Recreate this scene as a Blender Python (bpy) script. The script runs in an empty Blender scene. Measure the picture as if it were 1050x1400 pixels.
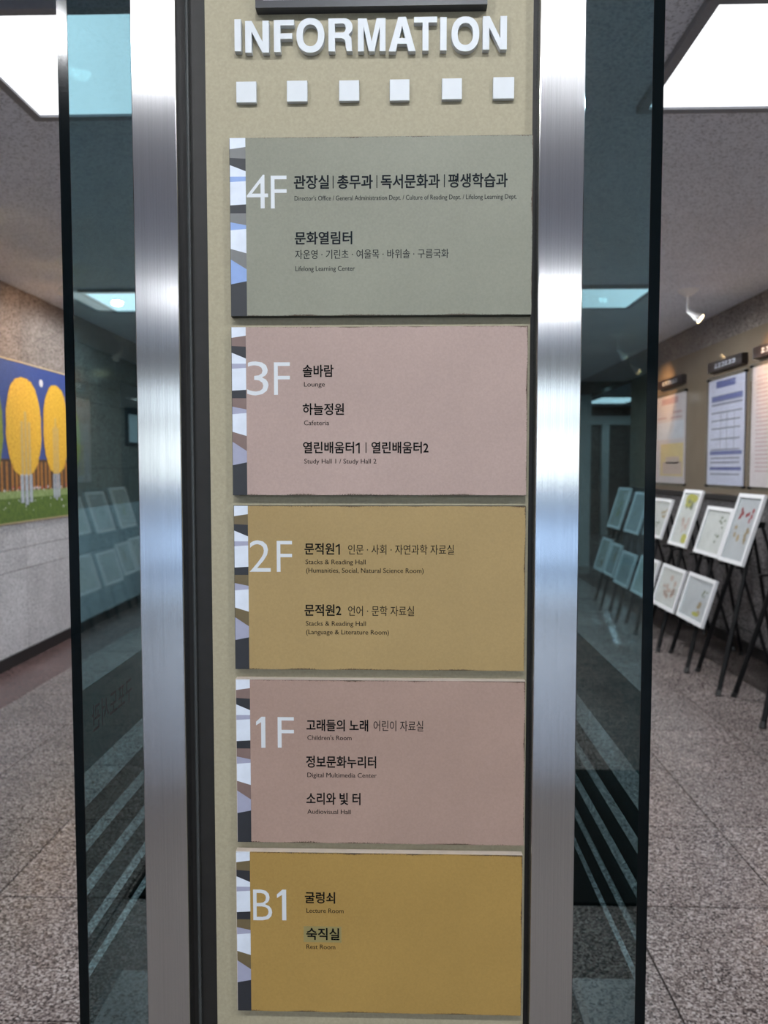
import bpy, math, random
from mathutils import Vector, Matrix
from mathutils.geometry import tessellate_polygon
random.seed(7)
S = bpy.context.scene
COL = S.collection

# ------------------------------------------------------------------ camera, world, exposure
cam_data = bpy.data.cameras.new('camera')
cam_data.sensor_fit = 'HORIZONTAL'; cam_data.sensor_width = 36; cam_data.lens = 36.0
cam_data.clip_start = 0.05; cam_data.clip_end = 200
cam_data.dof.use_dof = True; cam_data.dof.focus_distance = 0.93; cam_data.dof.aperture_fstop = 10
cam = bpy.data.objects.new('camera', cam_data); COL.objects.link(cam)
cam.location = (0, 0, 1.55)
cam.rotation_euler = (math.radians(90 - 3.2705), 0, math.radians(1.525))
S.camera = cam
S.cycles.diffuse_bounces = 6; S.cycles.max_bounces = 14; S.cycles.transparent_max_bounces = 24; S.cycles.glossy_bounces = 6

world = bpy.data.worlds.new('overcast_sky'); S.world = world; world.use_nodes = True
wn = world.node_tree; bg = wn.nodes['Background']
_tc = wn.nodes.new('ShaderNodeTexCoord'); _sx = wn.nodes.new('ShaderNodeSeparateXYZ'); _rp = wn.nodes.new('ShaderNodeValToRGB')
wn.links.new(_tc.outputs['Generated'], _sx.inputs[0]); wn.links.new(_sx.outputs[2], _rp.inputs[0]); wn.links.new(_rp.outputs[0], bg.inputs[0])
_rp.color_ramp.elements[0].position = 0.0; _rp.color_ramp.elements[0].color = (0.86, 0.94, 0.96, 1)
_rp.color_ramp.elements[1].position = 0.45; _rp.color_ramp.elements[1].color = (0.48, 0.68, 1.0, 1)   # hazy horizon to blue sky
bg.inputs[1].default_value = 4.2

vs = S.view_settings
vs.view_transform = 'Standard'; vs.look = 'None'; vs.gamma = 1; vs.use_curve_mapping = False
vs.exposure = 0.0
PANEL_LIGHT = 1.75     # radiance of the diffusers
PANEL_WATTS = 100      # added spot under each dim diffuser, carries most of the room light

# ------------------------------------------------------------------ materials
def mat_new(name):
    m = bpy.data.materials.new(name); m.use_nodes = True
    nt = m.node_tree; return m, nt, nt.nodes['Principled BSDF']
def N(nt, typ, **kw):
    n = nt.nodes.new(typ)
    for k, v in kw.items(): setattr(n, k, v)
    return n
def ramp(nt, stops, fac):
    r = N(nt, 'ShaderNodeValToRGB'); cr = r.color_ramp
    while len(cr.elements) < len(stops): cr.elements.new(0.5)
    for e, (p, c) in zip(cr.elements, stops): e.position = p; e.color = (*c, 1)
    nt.links.new(fac, r.inputs[0]); return r.outputs[0]
def noise(nt, scale, detail=2, rough=0.5, coord='Object', stretch=None):
    tc = N(nt, 'ShaderNodeTexCoord'); n = N(nt, 'ShaderNodeTexNoise')
    n.inputs['Scale'].default_value = scale; n.inputs['Detail'].default_value = detail
    n.inputs['Roughness'].default_value = rough
    src = tc.outputs[coord]
    if stretch:
        mp = N(nt, 'ShaderNodeMapping'); mp.inputs['Scale'].default_value = stretch
        nt.links.new(src, mp.inputs[0]); src = mp.outputs[0]
    nt.links.new(src, n.inputs['Vector']); return n.outputs['Fac']
def bump(nt, b, fac, strength, dist=0.001):
    bp = N(nt, 'ShaderNodeBump'); bp.inputs['Strength'].default_value = strength
    bp.inputs['Distance'].default_value = dist
    nt.links.new(fac, bp.inputs['Height']); nt.links.new(bp.outputs[0], b.inputs['Normal'])
def mixc(nt, fac, a, b, mode='MIX'):
    m = N(nt, 'ShaderNodeMix', data_type='RGBA', blend_type=mode)
    for sock, v in ((m.inputs[0], fac), (m.inputs[6], a), (m.inputs[7], b)):
        if isinstance(v, (int, float)): sock.default_value = v
        elif isinstance(v, tuple): sock.default_value = (*v, 1)
        else: nt.links.new(v, sock)
    return m.outputs[2]

def plain(name, col, rough=0.5, metal=0.0, grain=0.06, gscale=60, spec=0.5, bumpy=0.0):
    m, nt, b = mat_new(name)
    n = noise(nt, gscale, 3)
    lo = tuple(c * (1 - grain) for c in col); hi = tuple(min(1, c * (1 + grain)) for c in col)
    nt.links.new(ramp(nt, [(0.3, lo), (0.7, hi)], n), b.inputs['Base Color'])
    b.inputs['Roughness'].default_value = rough; b.inputs['Metallic'].default_value = metal
    b.inputs['Specular IOR Level'].default_value = spec
    if bumpy: bump(nt, b, n, bumpy)
    return m

def granite(name, cols, scale, rough=0.3, cloud=0.25, vary=0.0, spec=0.5, bumpy=0.0):
    """speckled stone: fine crystals in three tones under slow cloudy tone changes"""
    m, nt, b = mat_new(name)
    tc = N(nt, 'ShaderNodeTexCoord'); oi = N(nt, 'ShaderNodeObjectInfo')
    add = N(nt, 'ShaderNodeVectorMath', operation='ADD')
    cx = N(nt, 'ShaderNodeCombineXYZ'); mul = N(nt, 'ShaderNodeMath', operation='MULTIPLY'); mul.inputs[1].default_value = 37
    nt.links.new(oi.outputs['Random'], mul.inputs[0])
    for k in range(3): nt.links.new(mul.outputs[0], cx.inputs[k])
    nt.links.new(tc.outputs['Object'], add.inputs[0]); nt.links.new(cx.outputs[0], add.inputs[1])
    v = N(nt, 'ShaderNodeTexVoronoi'); v.inputs['Scale'].default_value = scale
    nt.links.new(add.outputs[0], v.inputs['Vector'])
    sp = N(nt, 'ShaderNodeSeparateColor'); nt.links.new(v.outputs['Color'], sp.inputs[0])
    n1 = N(nt, 'ShaderNodeTexNoise'); n1.inputs['Scale'].default_value = scale * 0.9; n1.inputs['Detail'].default_value = 3
    nt.links.new(add.outputs[0], n1.inputs['Vector'])
    mm = N(nt, 'ShaderNodeMath', operation='ADD'); nt.links.new(sp.outputs[0], mm.inputs[0]); nt.links.new(n1.outputs['Fac'], mm.inputs[1])
    hv = N(nt, 'ShaderNodeMath', operation='MULTIPLY'); hv.inputs[1].default_value = 0.5; nt.links.new(mm.outputs[0], hv.inputs[0])
    c = ramp(nt, [(0.27, cols[0]), (0.42, cols[1]), (0.60, cols[2]), (0.78, cols[3])], hv.outputs[0])
    n2 = N(nt, 'ShaderNodeTexNoise'); n2.inputs['Scale'].default_value = 2.5; n2.inputs['Detail'].default_value = 4
    nt.links.new(add.outputs[0], n2.inputs['Vector'])
    cl = ramp(nt, [(0.3, (1 - cloud,) * 3), (0.7, (1 + cloud * 0.4,) * 3)], n2.outputs['Fac'])
    out = mixc(nt, 1.0, c, cl, 'MULTIPLY')
    if vary:
        vr = ramp(nt, [(0, (1 - vary, 1 - vary, 1 - vary)), (1, (1 + vary, 1 + vary * 0.7, 1 + vary * 0.6))], oi.outputs['Random'])
        out = mixc(nt, 1.0, out, vr, 'MULTIPLY')
    nt.links.new(out, b.inputs['Base Color'])
    b.inputs['Roughness'].default_value = rough; b.inputs['Specular IOR Level'].default_value = spec
    if bumpy: bump(nt, b, n1.outputs['Fac'], bumpy)
    return m

def worn(name, col, rough=0.45):
    """printed sheet with brown scuffed specks along its edges"""
    m, nt, b = mat_new(name)
    tc = N(nt, 'ShaderNodeTexCoord'); sx = N(nt, 'ShaderNodeSeparateXYZ'); nt.links.new(tc.outputs['Generated'], sx.inputs[0])
    def M(op, a, bb=None):
        x = N(nt, 'ShaderNodeMath', operation=op)
        for i, v in enumerate((a, bb)):
            if v is None: continue
            if isinstance(v, (int, float)): x.inputs[i].default_value = v
            else: nt.links.new(v, x.inputs[i])
        return x.outputs[0]
    dx = M('MULTIPLY', M('SUBTRACT', 1.0, sx.outputs[0]), 1.72)
    dz = M('MINIMUM', sx.outputs[2], M('SUBTRACT', 1.0, sx.outputs[2]))
    d = M('MINIMUM', dx, dz)
    n = noise(nt, 900, 3, 0.6); n2 = noise(nt, 18, 2)
    edge = M('SUBTRACT', M('MULTIPLY', d, 24.0), M('MULTIPLY', M('SUBTRACT', n2, 0.5), 0.9))
    w = M('GREATER_THAN', M('SUBTRACT', n, edge), 0.48)
    g = noise(nt, 420, 2)
    base = ramp(nt, [(0.25, tuple(c * 0.94 for c in col)), (0.75, tuple(c * 1.06 for c in col))], g)
    cl = noise(nt, 7, 3)
    base = mixc(nt, 1.0, base, ramp(nt, [(0.3, (0.93, 0.93, 0.93)), (0.7, (1.05, 1.05, 1.05))], cl), 'MULTIPLY')
    nt.links.new(mixc(nt, w, base, (0.075, 0.048, 0.028)), b.inputs['Base Color'])
    b.inputs['Roughness'].default_value = rough; b.inputs['Specular IOR Level'].default_value = 0.3
    return m

def brushed_steel():
    m, nt, b = mat_new('brushed_steel')
    b.inputs['Metallic'].default_value = 1.0
    n = noise(nt, 1.0, 4, 0.7, stretch=(900, 900, 5))
    nt.links.new(ramp(nt, [(0.3, (0.50, 0.50, 0.51)), (0.7, (0.60, 0.60, 0.61))], n), b.inputs['Base Color'])
    b.inputs['Roughness'].default_value = 0.17
    b.inputs['Anisotropic'].default_value = 0.88
    t = N(nt, 'ShaderNodeTangent', direction_type='RADIAL', axis='Z'); nt.links.new(t.outputs[0], b.inputs['Tangent'])
    bump(nt, b, n, 0.04, 0.0003)
    return m

def glass(name, tint, ior=1.5, gloss=1.0):
    """clear sheet glass: tinted see-through plus Fresnel reflection on both faces"""
    m = bpy.data.materials.new(name); m.use_nodes = True; nt = m.node_tree; nt.nodes.clear()
    out = N(nt, 'ShaderNodeOutputMaterial'); tr = N(nt, 'ShaderNodeBsdfTransparent'); gl = N(nt, 'ShaderNodeBsdfGlossy')
    gl.inputs['Roughness'].default_value = 0.0; gl.inputs['Color'].default_value = (gloss * 0.88, gloss, gloss * 0.98, 1)
    n = noise(nt, 9, 4)
    nt.links.new(ramp(nt, [(0.3, tuple(c * 0.97 for c in tint)), (0.7, tint)], n), tr.inputs['Color'])
    geo = N(nt, 'ShaderNodeNewGeometry'); mr = N(nt, 'ShaderNodeMapRange')
    mr.inputs['To Min'].default_value = ior; mr.inputs['To Max'].default_value = 1 / ior
    nt.links.new(geo.outputs['Backfacing'], mr.inputs['Value'])
    fr = N(nt, 'ShaderNodeFresnel'); nt.links.new(mr.outputs[0], fr.inputs['IOR'])
    mx = N(nt, 'ShaderNodeMixShader')
    nt.links.new(fr.outputs[0], mx.inputs[0]); nt.links.new(tr.outputs[0], mx.inputs[1]); nt.links.new(gl.outputs[0], mx.inputs[2])
    nt.links.new(mx.outputs[0], out.inputs[0])
    return m

def film(name, col, trans):
    m = bpy.data.materials.new(name); m.use_nodes = True; nt = m.node_tree; nt.nodes.clear()
    out = N(nt, 'ShaderNodeOutputMaterial'); tr = N(nt, 'ShaderNodeBsdfTransparent'); d = N(nt, 'ShaderNodeBsdfDiffuse')
    n = noise(nt, 30, 3); nt.links.new(ramp(nt, [(0.3, tuple(c * 0.9 for c in col)), (0.7, col)], n), d.inputs['Color'])
    mx = N(nt, 'ShaderNodeMixShader'); mx.inputs[0].default_value = 1 - trans
    nt.links.new(tr.outputs[0], mx.inputs[1]); nt.links.new(d.outputs[0], mx.inputs[2]); nt.links.new(mx.outputs[0], out.inputs[0])
    return m

def emit(name, col, s):
    m, nt, b = mat_new(name)
    b.inputs['Base Color'].default_value = (*col, 1)
    n = noise(nt, 1.2, 2)
    nt.links.new(ramp(nt, [(0.2, tuple(c * 0.93 for c in col)), (0.8, col)], n), b.inputs['Emission Color'])
    b.inputs['Emission Strength'].default_value = s
    return m

M = {}
M['floor'] = granite('pinkish_granite', [(0.035, 0.028, 0.028), (0.15, 0.122, 0.116), (0.31, 0.264, 0.254), (0.54, 0.495, 0.48)], 165, rough=0.22, cloud=0.22, vary=0.07)
M['joint'] = plain('floor_joint', (0.016, 0.014, 0.013), 0.8)
M['redstone'] = granite('reddish_border_granite', [(0.04, 0.02, 0.02), (0.12, 0.07, 0.068), (0.19, 0.12, 0.115), (0.28, 0.2, 0.19)], 190, rough=0.25)
M['lightstone'] = granite('pale_grey_granite', [(0.16, 0.16, 0.17), (0.42, 0.42, 0.44), (0.52, 0.52, 0.54), (0.62, 0.62, 0.64)], 160, rough=0.4, cloud=0.1)
M['wall_low'] = granite('daylit_grey_granite', [(0.30, 0.30, 0.315), (0.48, 0.48, 0.50), (0.58, 0.585, 0.61), (0.68, 0.68, 0.71)], 130, rough=0.22, cloud=0.14, vary=0.03)  # light grey lower stone, daylight from the floor put into its colour
M['wall_up'] = granite('brown_grey_granite', [(0.10, 0.085, 0.075), (0.19, 0.165, 0.15), (0.27, 0.24, 0.22), (0.36, 0.32, 0.30)], 110, rough=0.16, cloud=0.2, vary=0.05)
M['wall_dark'] = granite('dark_grey_granite', [(0.05, 0.048, 0.05), (0.10, 0.095, 0.10), (0.16, 0.155, 0.16), (0.24, 0.235, 0.24)], 110, rough=0.2, cloud=0.35, vary=0.06)
M['ceiling'] = granite('speckled_ceiling_board', [(0.50, 0.51, 0.56), (0.81, 0.83, 0.90), (0.85, 0.87, 0.94), (0.87, 0.89, 0.96)], 120, rough=0.85, cloud=0.06, spec=0.2)
M['black'] = plain('black_skirting', (0.012, 0.012, 0.013), 0.35)
M['mat_black'] = plain('black_entrance_mat', (0.010, 0.011, 0.011), 0.95, spec=0.1, grain=0.3, gscale=300)
M['mat_brown'] = plain('dark_brown_grey_mat', (0.25, 0.225, 0.21), 0.95, spec=0.1, grain=0.3, gscale=300)
M['acrylic_tan'] = plain('tan_glossy_panel', (0.185, 0.150, 0.11), 0.06, grain=0.04, gscale=4)
M['ledge'] = plain('dark_ledge', (0.03, 0.028, 0.027), 0.4)
M['steel'] = brushed_steel()
M['bronze'] = plain('dark_bronze_channel', (0.016, 0.015, 0.014), 0.45, spec=0.3, grain=0.1)
M['bead'] = plain('grey_bead_strip', (0.05, 0.055, 0.055), 0.3)
M['tan'] = plain('tan_back_panel', (0.365, 0.328, 0.228), 0.55, grain=0.07, gscale=330, bumpy=0.15, spec=0.35)
M['letter'] = plain('white_acrylic_letter', (0.62, 0.655, 0.69), 0.45, grain=0.02)
M['sage'] = worn('sage_green_print', (0.238, 0.242, 0.192))
M['pink'] = worn('dusty_pink_print', (0.405, 0.300, 0.268))
M['ochre'] = worn('ochre_print', (0.36, 0.255, 0.11))
M['pink2'] = worn('deep_dusty_pink_print', (0.365, 0.252, 0.208))
M['ochre2'] = worn('deep_ochre_print', (0.37, 0.235, 0.068))
M['edge_shade'] = plain('shaded_plate_edge', (0.05, 0.055, 0.045), 0.6)  # pale backing painted dark for the shade under the upper plates
M['edge_pale'] = plain('pale_plate_edge', (0.62, 0.54, 0.47), 0.6)
M['ink'] = plain('dark_ink', (0.004, 0.005, 0.006), 0.7, spec=0.05)
M['ink_blue'] = plain('slate_ink', (0.010, 0.013, 0.018), 0.7, spec=0.05)
M['p_white'] = plain('pattern_white', (0.66, 0.72, 0.82), 0.5)
M['p_black'] = plain('pattern_charcoal', (0.02, 0.022, 0.028), 0.5)
M['p_blue'] = plain('pattern_blue', (0.24, 0.36, 0.66), 0.5)
M['p_lav'] = plain('pattern_lavender', (0.34, 0.35, 0.47), 0.5)
M['p_grey'] = plain('pattern_grey', (0.17, 0.175, 0.175), 0.5)
M['p_brown'] = plain('pattern_mauve', (0.20, 0.135, 0.12), 0.5)
M['p_olive'] = plain('pattern_olive', (0.14, 0.105, 0.05), 0.5)
M['sticker'] = plain('olive_sticker', (0.27, 0.225, 0.09), 0.35)
M['glass'] = glass('green_tinted_glass', (0.545, 0.73, 0.78), 1.5, 0.72)
M['glass_edge'] = plain('dark_glass_edge', (0.002, 0.004, 0.005), 0.10, spec=0.15)
M['clear'] = glass('clear_glass', (0.97, 0.98, 0.98))
M['film'] = film('dark_glass_film', (0.016, 0.020, 0.019), 0.10)
M['film_teal'] = film('dark_teal_film', (0.035, 0.125, 0.122), 0.10)
M['film_mark'] = plain('navy_film_mark', (0.003, 0.006, 0.012), 0.9, spec=0.02)
M['frame_dark'] = plain('charcoal_metal_frame', (0.035, 0.036, 0.042), 0.4, metal=0.2)
M['sheet'] = plain('lavender_white_sheet', (0.80, 0.80, 0.88), 0.4)
M['diffuser'] = emit('light_diffuser', (0.95, 0.975, 1.0), PANEL_LIGHT)
M['lamp_glow'] = emit('warm_lamp_face', (1.0, 0.72, 0.36), 16)
M['white_metal'] = plain('white_painted_metal', (0.88, 0.88, 0.87), 0.4)
M['grey_metal'] = plain('grey_light_trim', (0.24, 0.24, 0.26), 0.5)
M['black_metal'] = plain('black_powder_coat', (0.006, 0.006, 0.007), 0.5, spec=0.2)
M['white_frame'] = plain('white_picture_frame', (0.80, 0.81, 0.83), 0.4, grain=0.02)
M['paper'] = plain('cream_paper', (0.80, 0.79, 0.77), 0.6)
M['paper_grey'] = plain('grey_paper', (0.66, 0.67, 0.70), 0.6)
M['red_paint'] = plain('crimson_paint', (0.50, 0.09, 0.10), 0.6)
M['yel_paint'] = plain('yellow_green_paint', (0.62, 0.58, 0.12), 0.6)
M['grn_paint'] = plain('sage_leaf_paint', (0.26, 0.28, 0.20), 0.6)
M['ochre_paint'] = plain('tan_paint', (0.55, 0.42, 0.26), 0.6)
M['peach'] = plain('peach_paint', (0.72, 0.55, 0.48), 0.6)
M['poster_lav'] = plain('lavender_poster', (0.68, 0.68, 0.83), 0.5)
M['poster_pink'] = plain('pink_white_poster', (0.78, 0.69, 0.71), 0.5)
M['print_blue'] = plain('blue_print', (0.16, 0.18, 0.40), 0.5)
M['print_red'] = plain('red_print', (0.60, 0.40, 0.42), 0.5)
M['print_yellow'] = plain('yellow_print', (0.85, 0.66, 0.33), 0.5)
M['print_grey'] = plain('grey_print', (0.30, 0.29, 0.36), 0.5)
M['sign_black'] = plain('dark_brown_sign', (0.02, 0.014, 0.014), 0.3)
M['cyan_door'] = plain('blue_grey_door', (0.10, 0.18, 0.24), 0.3)
M['brown_door'] = plain('dark_brown_wall', (0.07, 0.052, 0.045), 0.4, grain=0.2, gscale=6)
M['pale_wall'] = plain('pale_plaster', (0.55, 0.54, 0.52), 0.7)
M['paving'] = plain('outdoor_paving', (0.6, 0.62, 0.64), 0.8, grain=0.15, gscale=8)
M['concrete'] = plain('outdoor_concrete', (0.26, 0.28, 0.31), 0.8)

# painting materials
def sky_paint():
    m, nt, b = mat_new('painted_night_sky')
    n = noise(nt, 60, 4, 0.7, stretch=(1, 1, 2.5))
    nt.links.new(ramp(nt, [(0.3, (0.02, 0.035, 0.15)), (0.7, (0.05, 0.09, 0.30))], n), b.inputs['Base Color'])
    b.inputs['Roughness'].default_value = 0.5; return m
def stroke_paint(name, a, c, scale=45, stretch=(1, 1, 1)):
    m, nt, b = mat_new(name)
    n = noise(nt, scale, 5, 0.75, stretch=stretch)
    nt.links.new(ramp(nt, [(0.35, a), (0.65, c)], n), b.inputs['Base Color'])
    b.inputs['Roughness'].default_value = 0.6; bump(nt, b, n, 0.4, 0.004); return m
M['pt_sky'] = sky_paint()
M['pt_yellow'] = stroke_paint('painted_yellow_leaves', (0.50, 0.26, 0.015), (0.80, 0.50, 0.05))
M['pt_green'] = stroke_paint('painted_green_leaves', (0.09, 0.15, 0.02), (0.30, 0.33, 0.04))
M['pt_trunk'] = stroke_paint('painted_birch_trunk', (0.20, 0.24, 0.30), (0.52, 0.56, 0.60), 30, (3, 3, 1))
M['pt_veil'] = stroke_paint('painted_twigs', (0.48, 0.30, 0.06), (0.52, 0.42, 0.20), 60)
M['pt_dark'] = stroke_paint('painted_forest_shade', (0.035, 0.02, 0.015), (0.10, 0.05, 0.02), 40)
M['pt_post'] = stroke_paint('painted_orange_trunks', (0.28, 0.11, 0.02), (0.45, 0.2, 0.04), 40)
M['pt_grass'] = stroke_paint('painted_grass', (0.04, 0.09, 0.015), (0.13, 0.20, 0.03), 30)
M['pt_meadow'] = stroke_paint('painted_light_meadow', (0.14, 0.22, 0.06), (0.30, 0.38, 0.16), 30)
M['pt_white'] = plain('painted_white_flowers', (0.6, 0.6, 0.62), 0.6)
M['gilt'] = plain('thin_gilt_edge', (0.42, 0.34, 0.2), 0.4)

# ------------------------------------------------------------------ mesh helpers
class MB:
    def __init__(self): self.v = []; self.f = []; self.m = []
    def add(self, vs_, fs, mi=0):
        o = len(self.v); self.v += [tuple(p) for p in vs_]; self.f += [tuple(i + o for i in f) for f in fs]; self.m += [mi] * len(fs); return self
    def box(self, a, b, mi=0):
        (x0, y0, z0), (x1, y1, z1) = a, b
        x0, x1 = min(x0, x1), max(x0, x1); y0, y1 = min(y0, y1), max(y0, y1); z0, z1 = min(z0, z1), max(z0, z1)
        return self.add([(x0, y0, z0), (x1, y0, z0), (x1, y1, z0), (x0, y1, z0), (x0, y0, z1), (x1, y0, z1), (x1, y1, z1), (x0, y1, z1)],
                        [(0, 3, 2, 1), (4, 5, 6, 7), (0, 1, 5, 4), (1, 2, 6, 5), (2, 3, 7, 6), (3, 0, 4, 7)], mi)
    def hexa(self, p, mi=0):
        return self.add(p, [(0, 3, 2, 1), (4, 5, 6, 7), (0, 1, 5, 4), (1, 2, 6, 5), (2, 3, 7, 6), (3, 0, 4, 7)], mi)
    def tube(self, a, b, r0, r1=None, seg=10, mi=0):
        r1 = r0 if r1 is None else r1
        a, b = Vector(a), Vector(b); d = (b - a).normalized(); u = d.orthogonal().normalized(); w = d.cross(u)
        vs_ = [a + (u * math.cos(t) + w * math.sin(t)) * r0 for t in [2 * math.pi * i / seg for i in range(seg)]]
        vs_ += [b + (u * math.cos(t) + w * math.sin(t)) * r1 for t in [2 * math.pi * i / seg for i in range(seg)]]
        fs = [(i, (i + 1) % seg, seg + (i + 1) % seg, seg + i) for i in range(seg)] + [tuple(range(seg))[::-1], tuple(range(seg, 2 * seg))]
        return self.add(vs_, fs, mi)
    def loops(self, loops, to3, thick, mi=0):
        """prism from outline loops (first outer, others holes); to3(u,v,d)->xyz, d from 0 (front) to thick"""
        tris = tessellate_polygon([[Vector((u, v, 0)) for u, v in L] for L in loops])
        flat = [p for L in loops for p in L]; n = len(flat)
        vs_ = [to3(u, v, 0) for u, v in flat] + [to3(u, v, thick) for u, v in flat]
        fs = []
        for t in tris:
            a, b, c = t
            ar = (flat[b][0] - flat[a][0]) * (flat[c][1] - flat[a][1]) - (flat[b][1] - flat[a][1]) * (flat[c][0] - flat[a][0])
            if ar < 0: a, c = c, a
            fs.append((a, b, c)); fs.append((c + n, b + n, a + n))
        o = 0
        for k, L in enumerate(loops):
            m_ = len(L)
            area = sum(L[i][0] * L[(i + 1) % m_][1] - L[(i + 1) % m_][0] * L[i][1] for i in range(m_))
            flip = (area < 0) != (k > 0)
            for i in range(m_):
                j = (i + 1) % m_
                q = (o + j, o + i, o + i + n, o + j + n)
                fs.append(q[::-1] if flip else q)
            o += m_
        return self.add(vs_, fs, mi)
    def build(self, name, mats, parent=None, origin=None, bevel=0.0, smooth=False):
        me = bpy.data.meshes.new(name)
        o_ = Vector(origin) if origin is not None else Vector((0, 0, 0))
        if origin is None and parent is None and self.v:
            xs = [p[0] for p in self.v]; ys = [p[1] for p in self.v]; zs = [p[2] for p in self.v]
            o_ = Vector(((min(xs) + max(xs)) / 2, (min(ys) + max(ys)) / 2, min(zs)))
        if origin is None and parent is not None and self.v:
            xs = [p[0] for p in self.v]; ys = [p[1] for p in self.v]; zs = [p[2] for p in self.v]
            o_ = Vector(((min(xs) + max(xs)) / 2, (min(ys) + max(ys)) / 2, (min(zs) + max(zs)) / 2))
        me.from_pydata([tuple(Vector(p) - o_) for p in self.v], [], self.f)
        if not isinstance(mats, (list, tuple)): mats = [mats]
        for m_ in mats: me.materials.append(m_)
        for p, i in zip(me.polygons, self.m): p.material_index = i; p.use_smooth = smooth
        me.update()
        ob = bpy.data.objects.new(name, me); COL.objects.link(ob)
        if parent is not None:
            ob.parent = parent; ob.location = o_ - world_loc(parent)
        else: ob.location = o_
        if bevel:
            bv = ob.modifiers.new('bevel', 'BEVEL'); bv.width = bevel; bv.segments = 2; bv.limit_method = 'ANGLE'
        return ob
def world_loc(o):
    v = Vector(o.location)
    while o.parent is not None: o = o.parent; v += Vector(o.location)
    return v
def tag(o, label=None, cat=None, group=None, kind=None):
    if label: o['label'] = label
    if cat: o['category'] = cat
    if group: o['group'] = group
    if kind: o['kind'] = kind
    return o
def thing(name, loc, label, cat, group=None):
    o = bpy.data.objects.new(name, None); COL.objects.link(o); o.location = loc; o.empty_display_size = 0.05
    return tag(o, label, cat, group)
def box(name, a, b, mat, parent=None, bevel=0.0):
    return MB().box(a, b).build(name, mat, parent, bevel=bevel)
def struct(name, a, b, mat):
    return tag(box(name, a, b, mat), kind='structure')

# ------------------------------------------------------------------ room shell
XL, XR, ZC, YB, YF = -3.055, 2.88, 2.97, -7.5, 12.8
TX, TY = 0.565, 0.6165
JX0, JY0 = -0.345, 2.045       # joints run through X = JX0 + i*TX, Y = JY0 + j*TY
floor = struct('floor', (-3.6, YB, -0.12), (6.2, 18.2, -0.012), M['joint'])
def floor_tile_mesh():
    mb = MB(); g = 0.0034
    mb.box((g, g, -0.012), (TX - g, TY - g, 0.0))
    me = bpy.data.meshes.new('tile'); me.from_pydata(mb.v, [], mb.f); me.materials.append(M['floor']); me.update(); return me
tme = floor_tile_mesh()
for i in range(-5, 6):
    for j in range(-1, 15):
        x, y = JX0 + i * TX, JY0 + j * TY
        if x < XL - 0.01 + 0.24 or x + TX > XR + 0.3: continue
        t = bpy.data.objects.new('tile', tme); COL.objects.link(t); t.parent = floor
        t.location = Vector((x, y, 0)) - Vector(floor.location)
y0t, y1t = JY0 - TY, JY0 + 15 * TY
x0t, x1t = JX0 - 4 * TX, JX0 + 6 * TX
MB().box((XL - 0.2, y0t, -0.012), (x0t - 0.0016, y1t, 0.0)).build('border_stone', M['redstone'], floor)
MB().box((x1t - TX + 0.0016, y0t, -0.012), (XR + 0.25, y1t, 0.0)).build('border_stone', M['floor'], floor)
for nm, a, b in (('paving_near', (-3.6, YB, -0.012), (6.2, y0t - 0.002, 0)), ('paving_far', (-3.6, y1t + 0.002, -0.012), (6.2, 18.2, 0))):
    MB().box(a, b).build('paving', M['floor'], floor)
tag(box('entrance_mat', (-0.95, 2.66, 0.0005), (0.20, 3.87, 0.012), M['mat_black']), 'black entrance mat lying on the floor behind the sign pillar', 'mat')
tag(box('floor_mat', (-1.1, -1.9, 0.0005), (1.0, 0.55, 0.012), M['mat_brown']), 'large unseen brown grey mat on the floor in front of the sign pillar', 'mat')  # unseen mat, inferred from dark post reflections, placed to cut floor bounce
tag(box('stone_slab', (-0.40, 1.45, 0.0005), (0.07, 2.25, 0.012), M['lightstone']), 'pale grey granite slab set on the floor right behind the sign pillar', 'slab')
struct('ceiling', (-3.6, YB, ZC), (6.2, 18.2, ZC + 0.15), M['ceiling'])

def clad_wall(name, x, side, rows, cols, y_from, y_to):
    """stone-clad wall: backing slab plus one object per stone panel (side=+1 faces +X)"""
    th = 0.02
    back = struct(name, (x - side * (th + 0.15), y_from, 0), (x - side * th, y_to, ZC), M['joint'])
    cache = {}
    for ri, (z0, z1, mk) in enumerate(rows):
        for (a, b) in cols:
            key = (round(b - a, 3), ri)
            if key not in cache:
                g = 0.0022; mb = MB().box((-th / 2, g, g), (th / 2, b - a - g, z1 - z0 - g))
                me = bpy.data.meshes.new('stone_panel'); me.from_pydata(mb.v, [], mb.f); me.materials.append(M[mk]); me.update(); cache[key] = me
            o = bpy.data.objects.new('stone_panel', cache[key]); COL.objects.link(o); o.parent = back
            o.location = Vector((x - side * th / 2, a, z0)) - Vector(back.location)
    return back
lcols = [(3.70 + 1.2 * k, 4.90 + 1.2 * k) for k in range(7)] + [(12.1, 12.8)]
near_l = [(-7.5, -4.7), (-4.7, -1.9), (-1.9, 0.9), (0.9, 3.70)]
clad_wall('wall_left', XL, 1, [(0.0, 0.743, 'wall_low'), (0.743, 0.915, 'wall_low'), (0.915, 1.17, 'wall_low'), (1.17, 1.55, 'wall_up'),
          (1.55, 2.19, 'wall_up'), (2.19, 2.37, 'wall_up'), (2.37, ZC, 'wall_up')], near_l + lcols, YB, YF)
rcols = [(3.70 + 1.24 * k, 4.94 + 1.24 * k) for k in range(5)]
clad_wall('wall_right', XR, -1, [(0.0, 0.743, 'wall_dark'), (0.743, 1.27, 'wall_dark'), (1.31, ZC, 'wall_up')], near_l + rcols, YB, 9.9)
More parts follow.
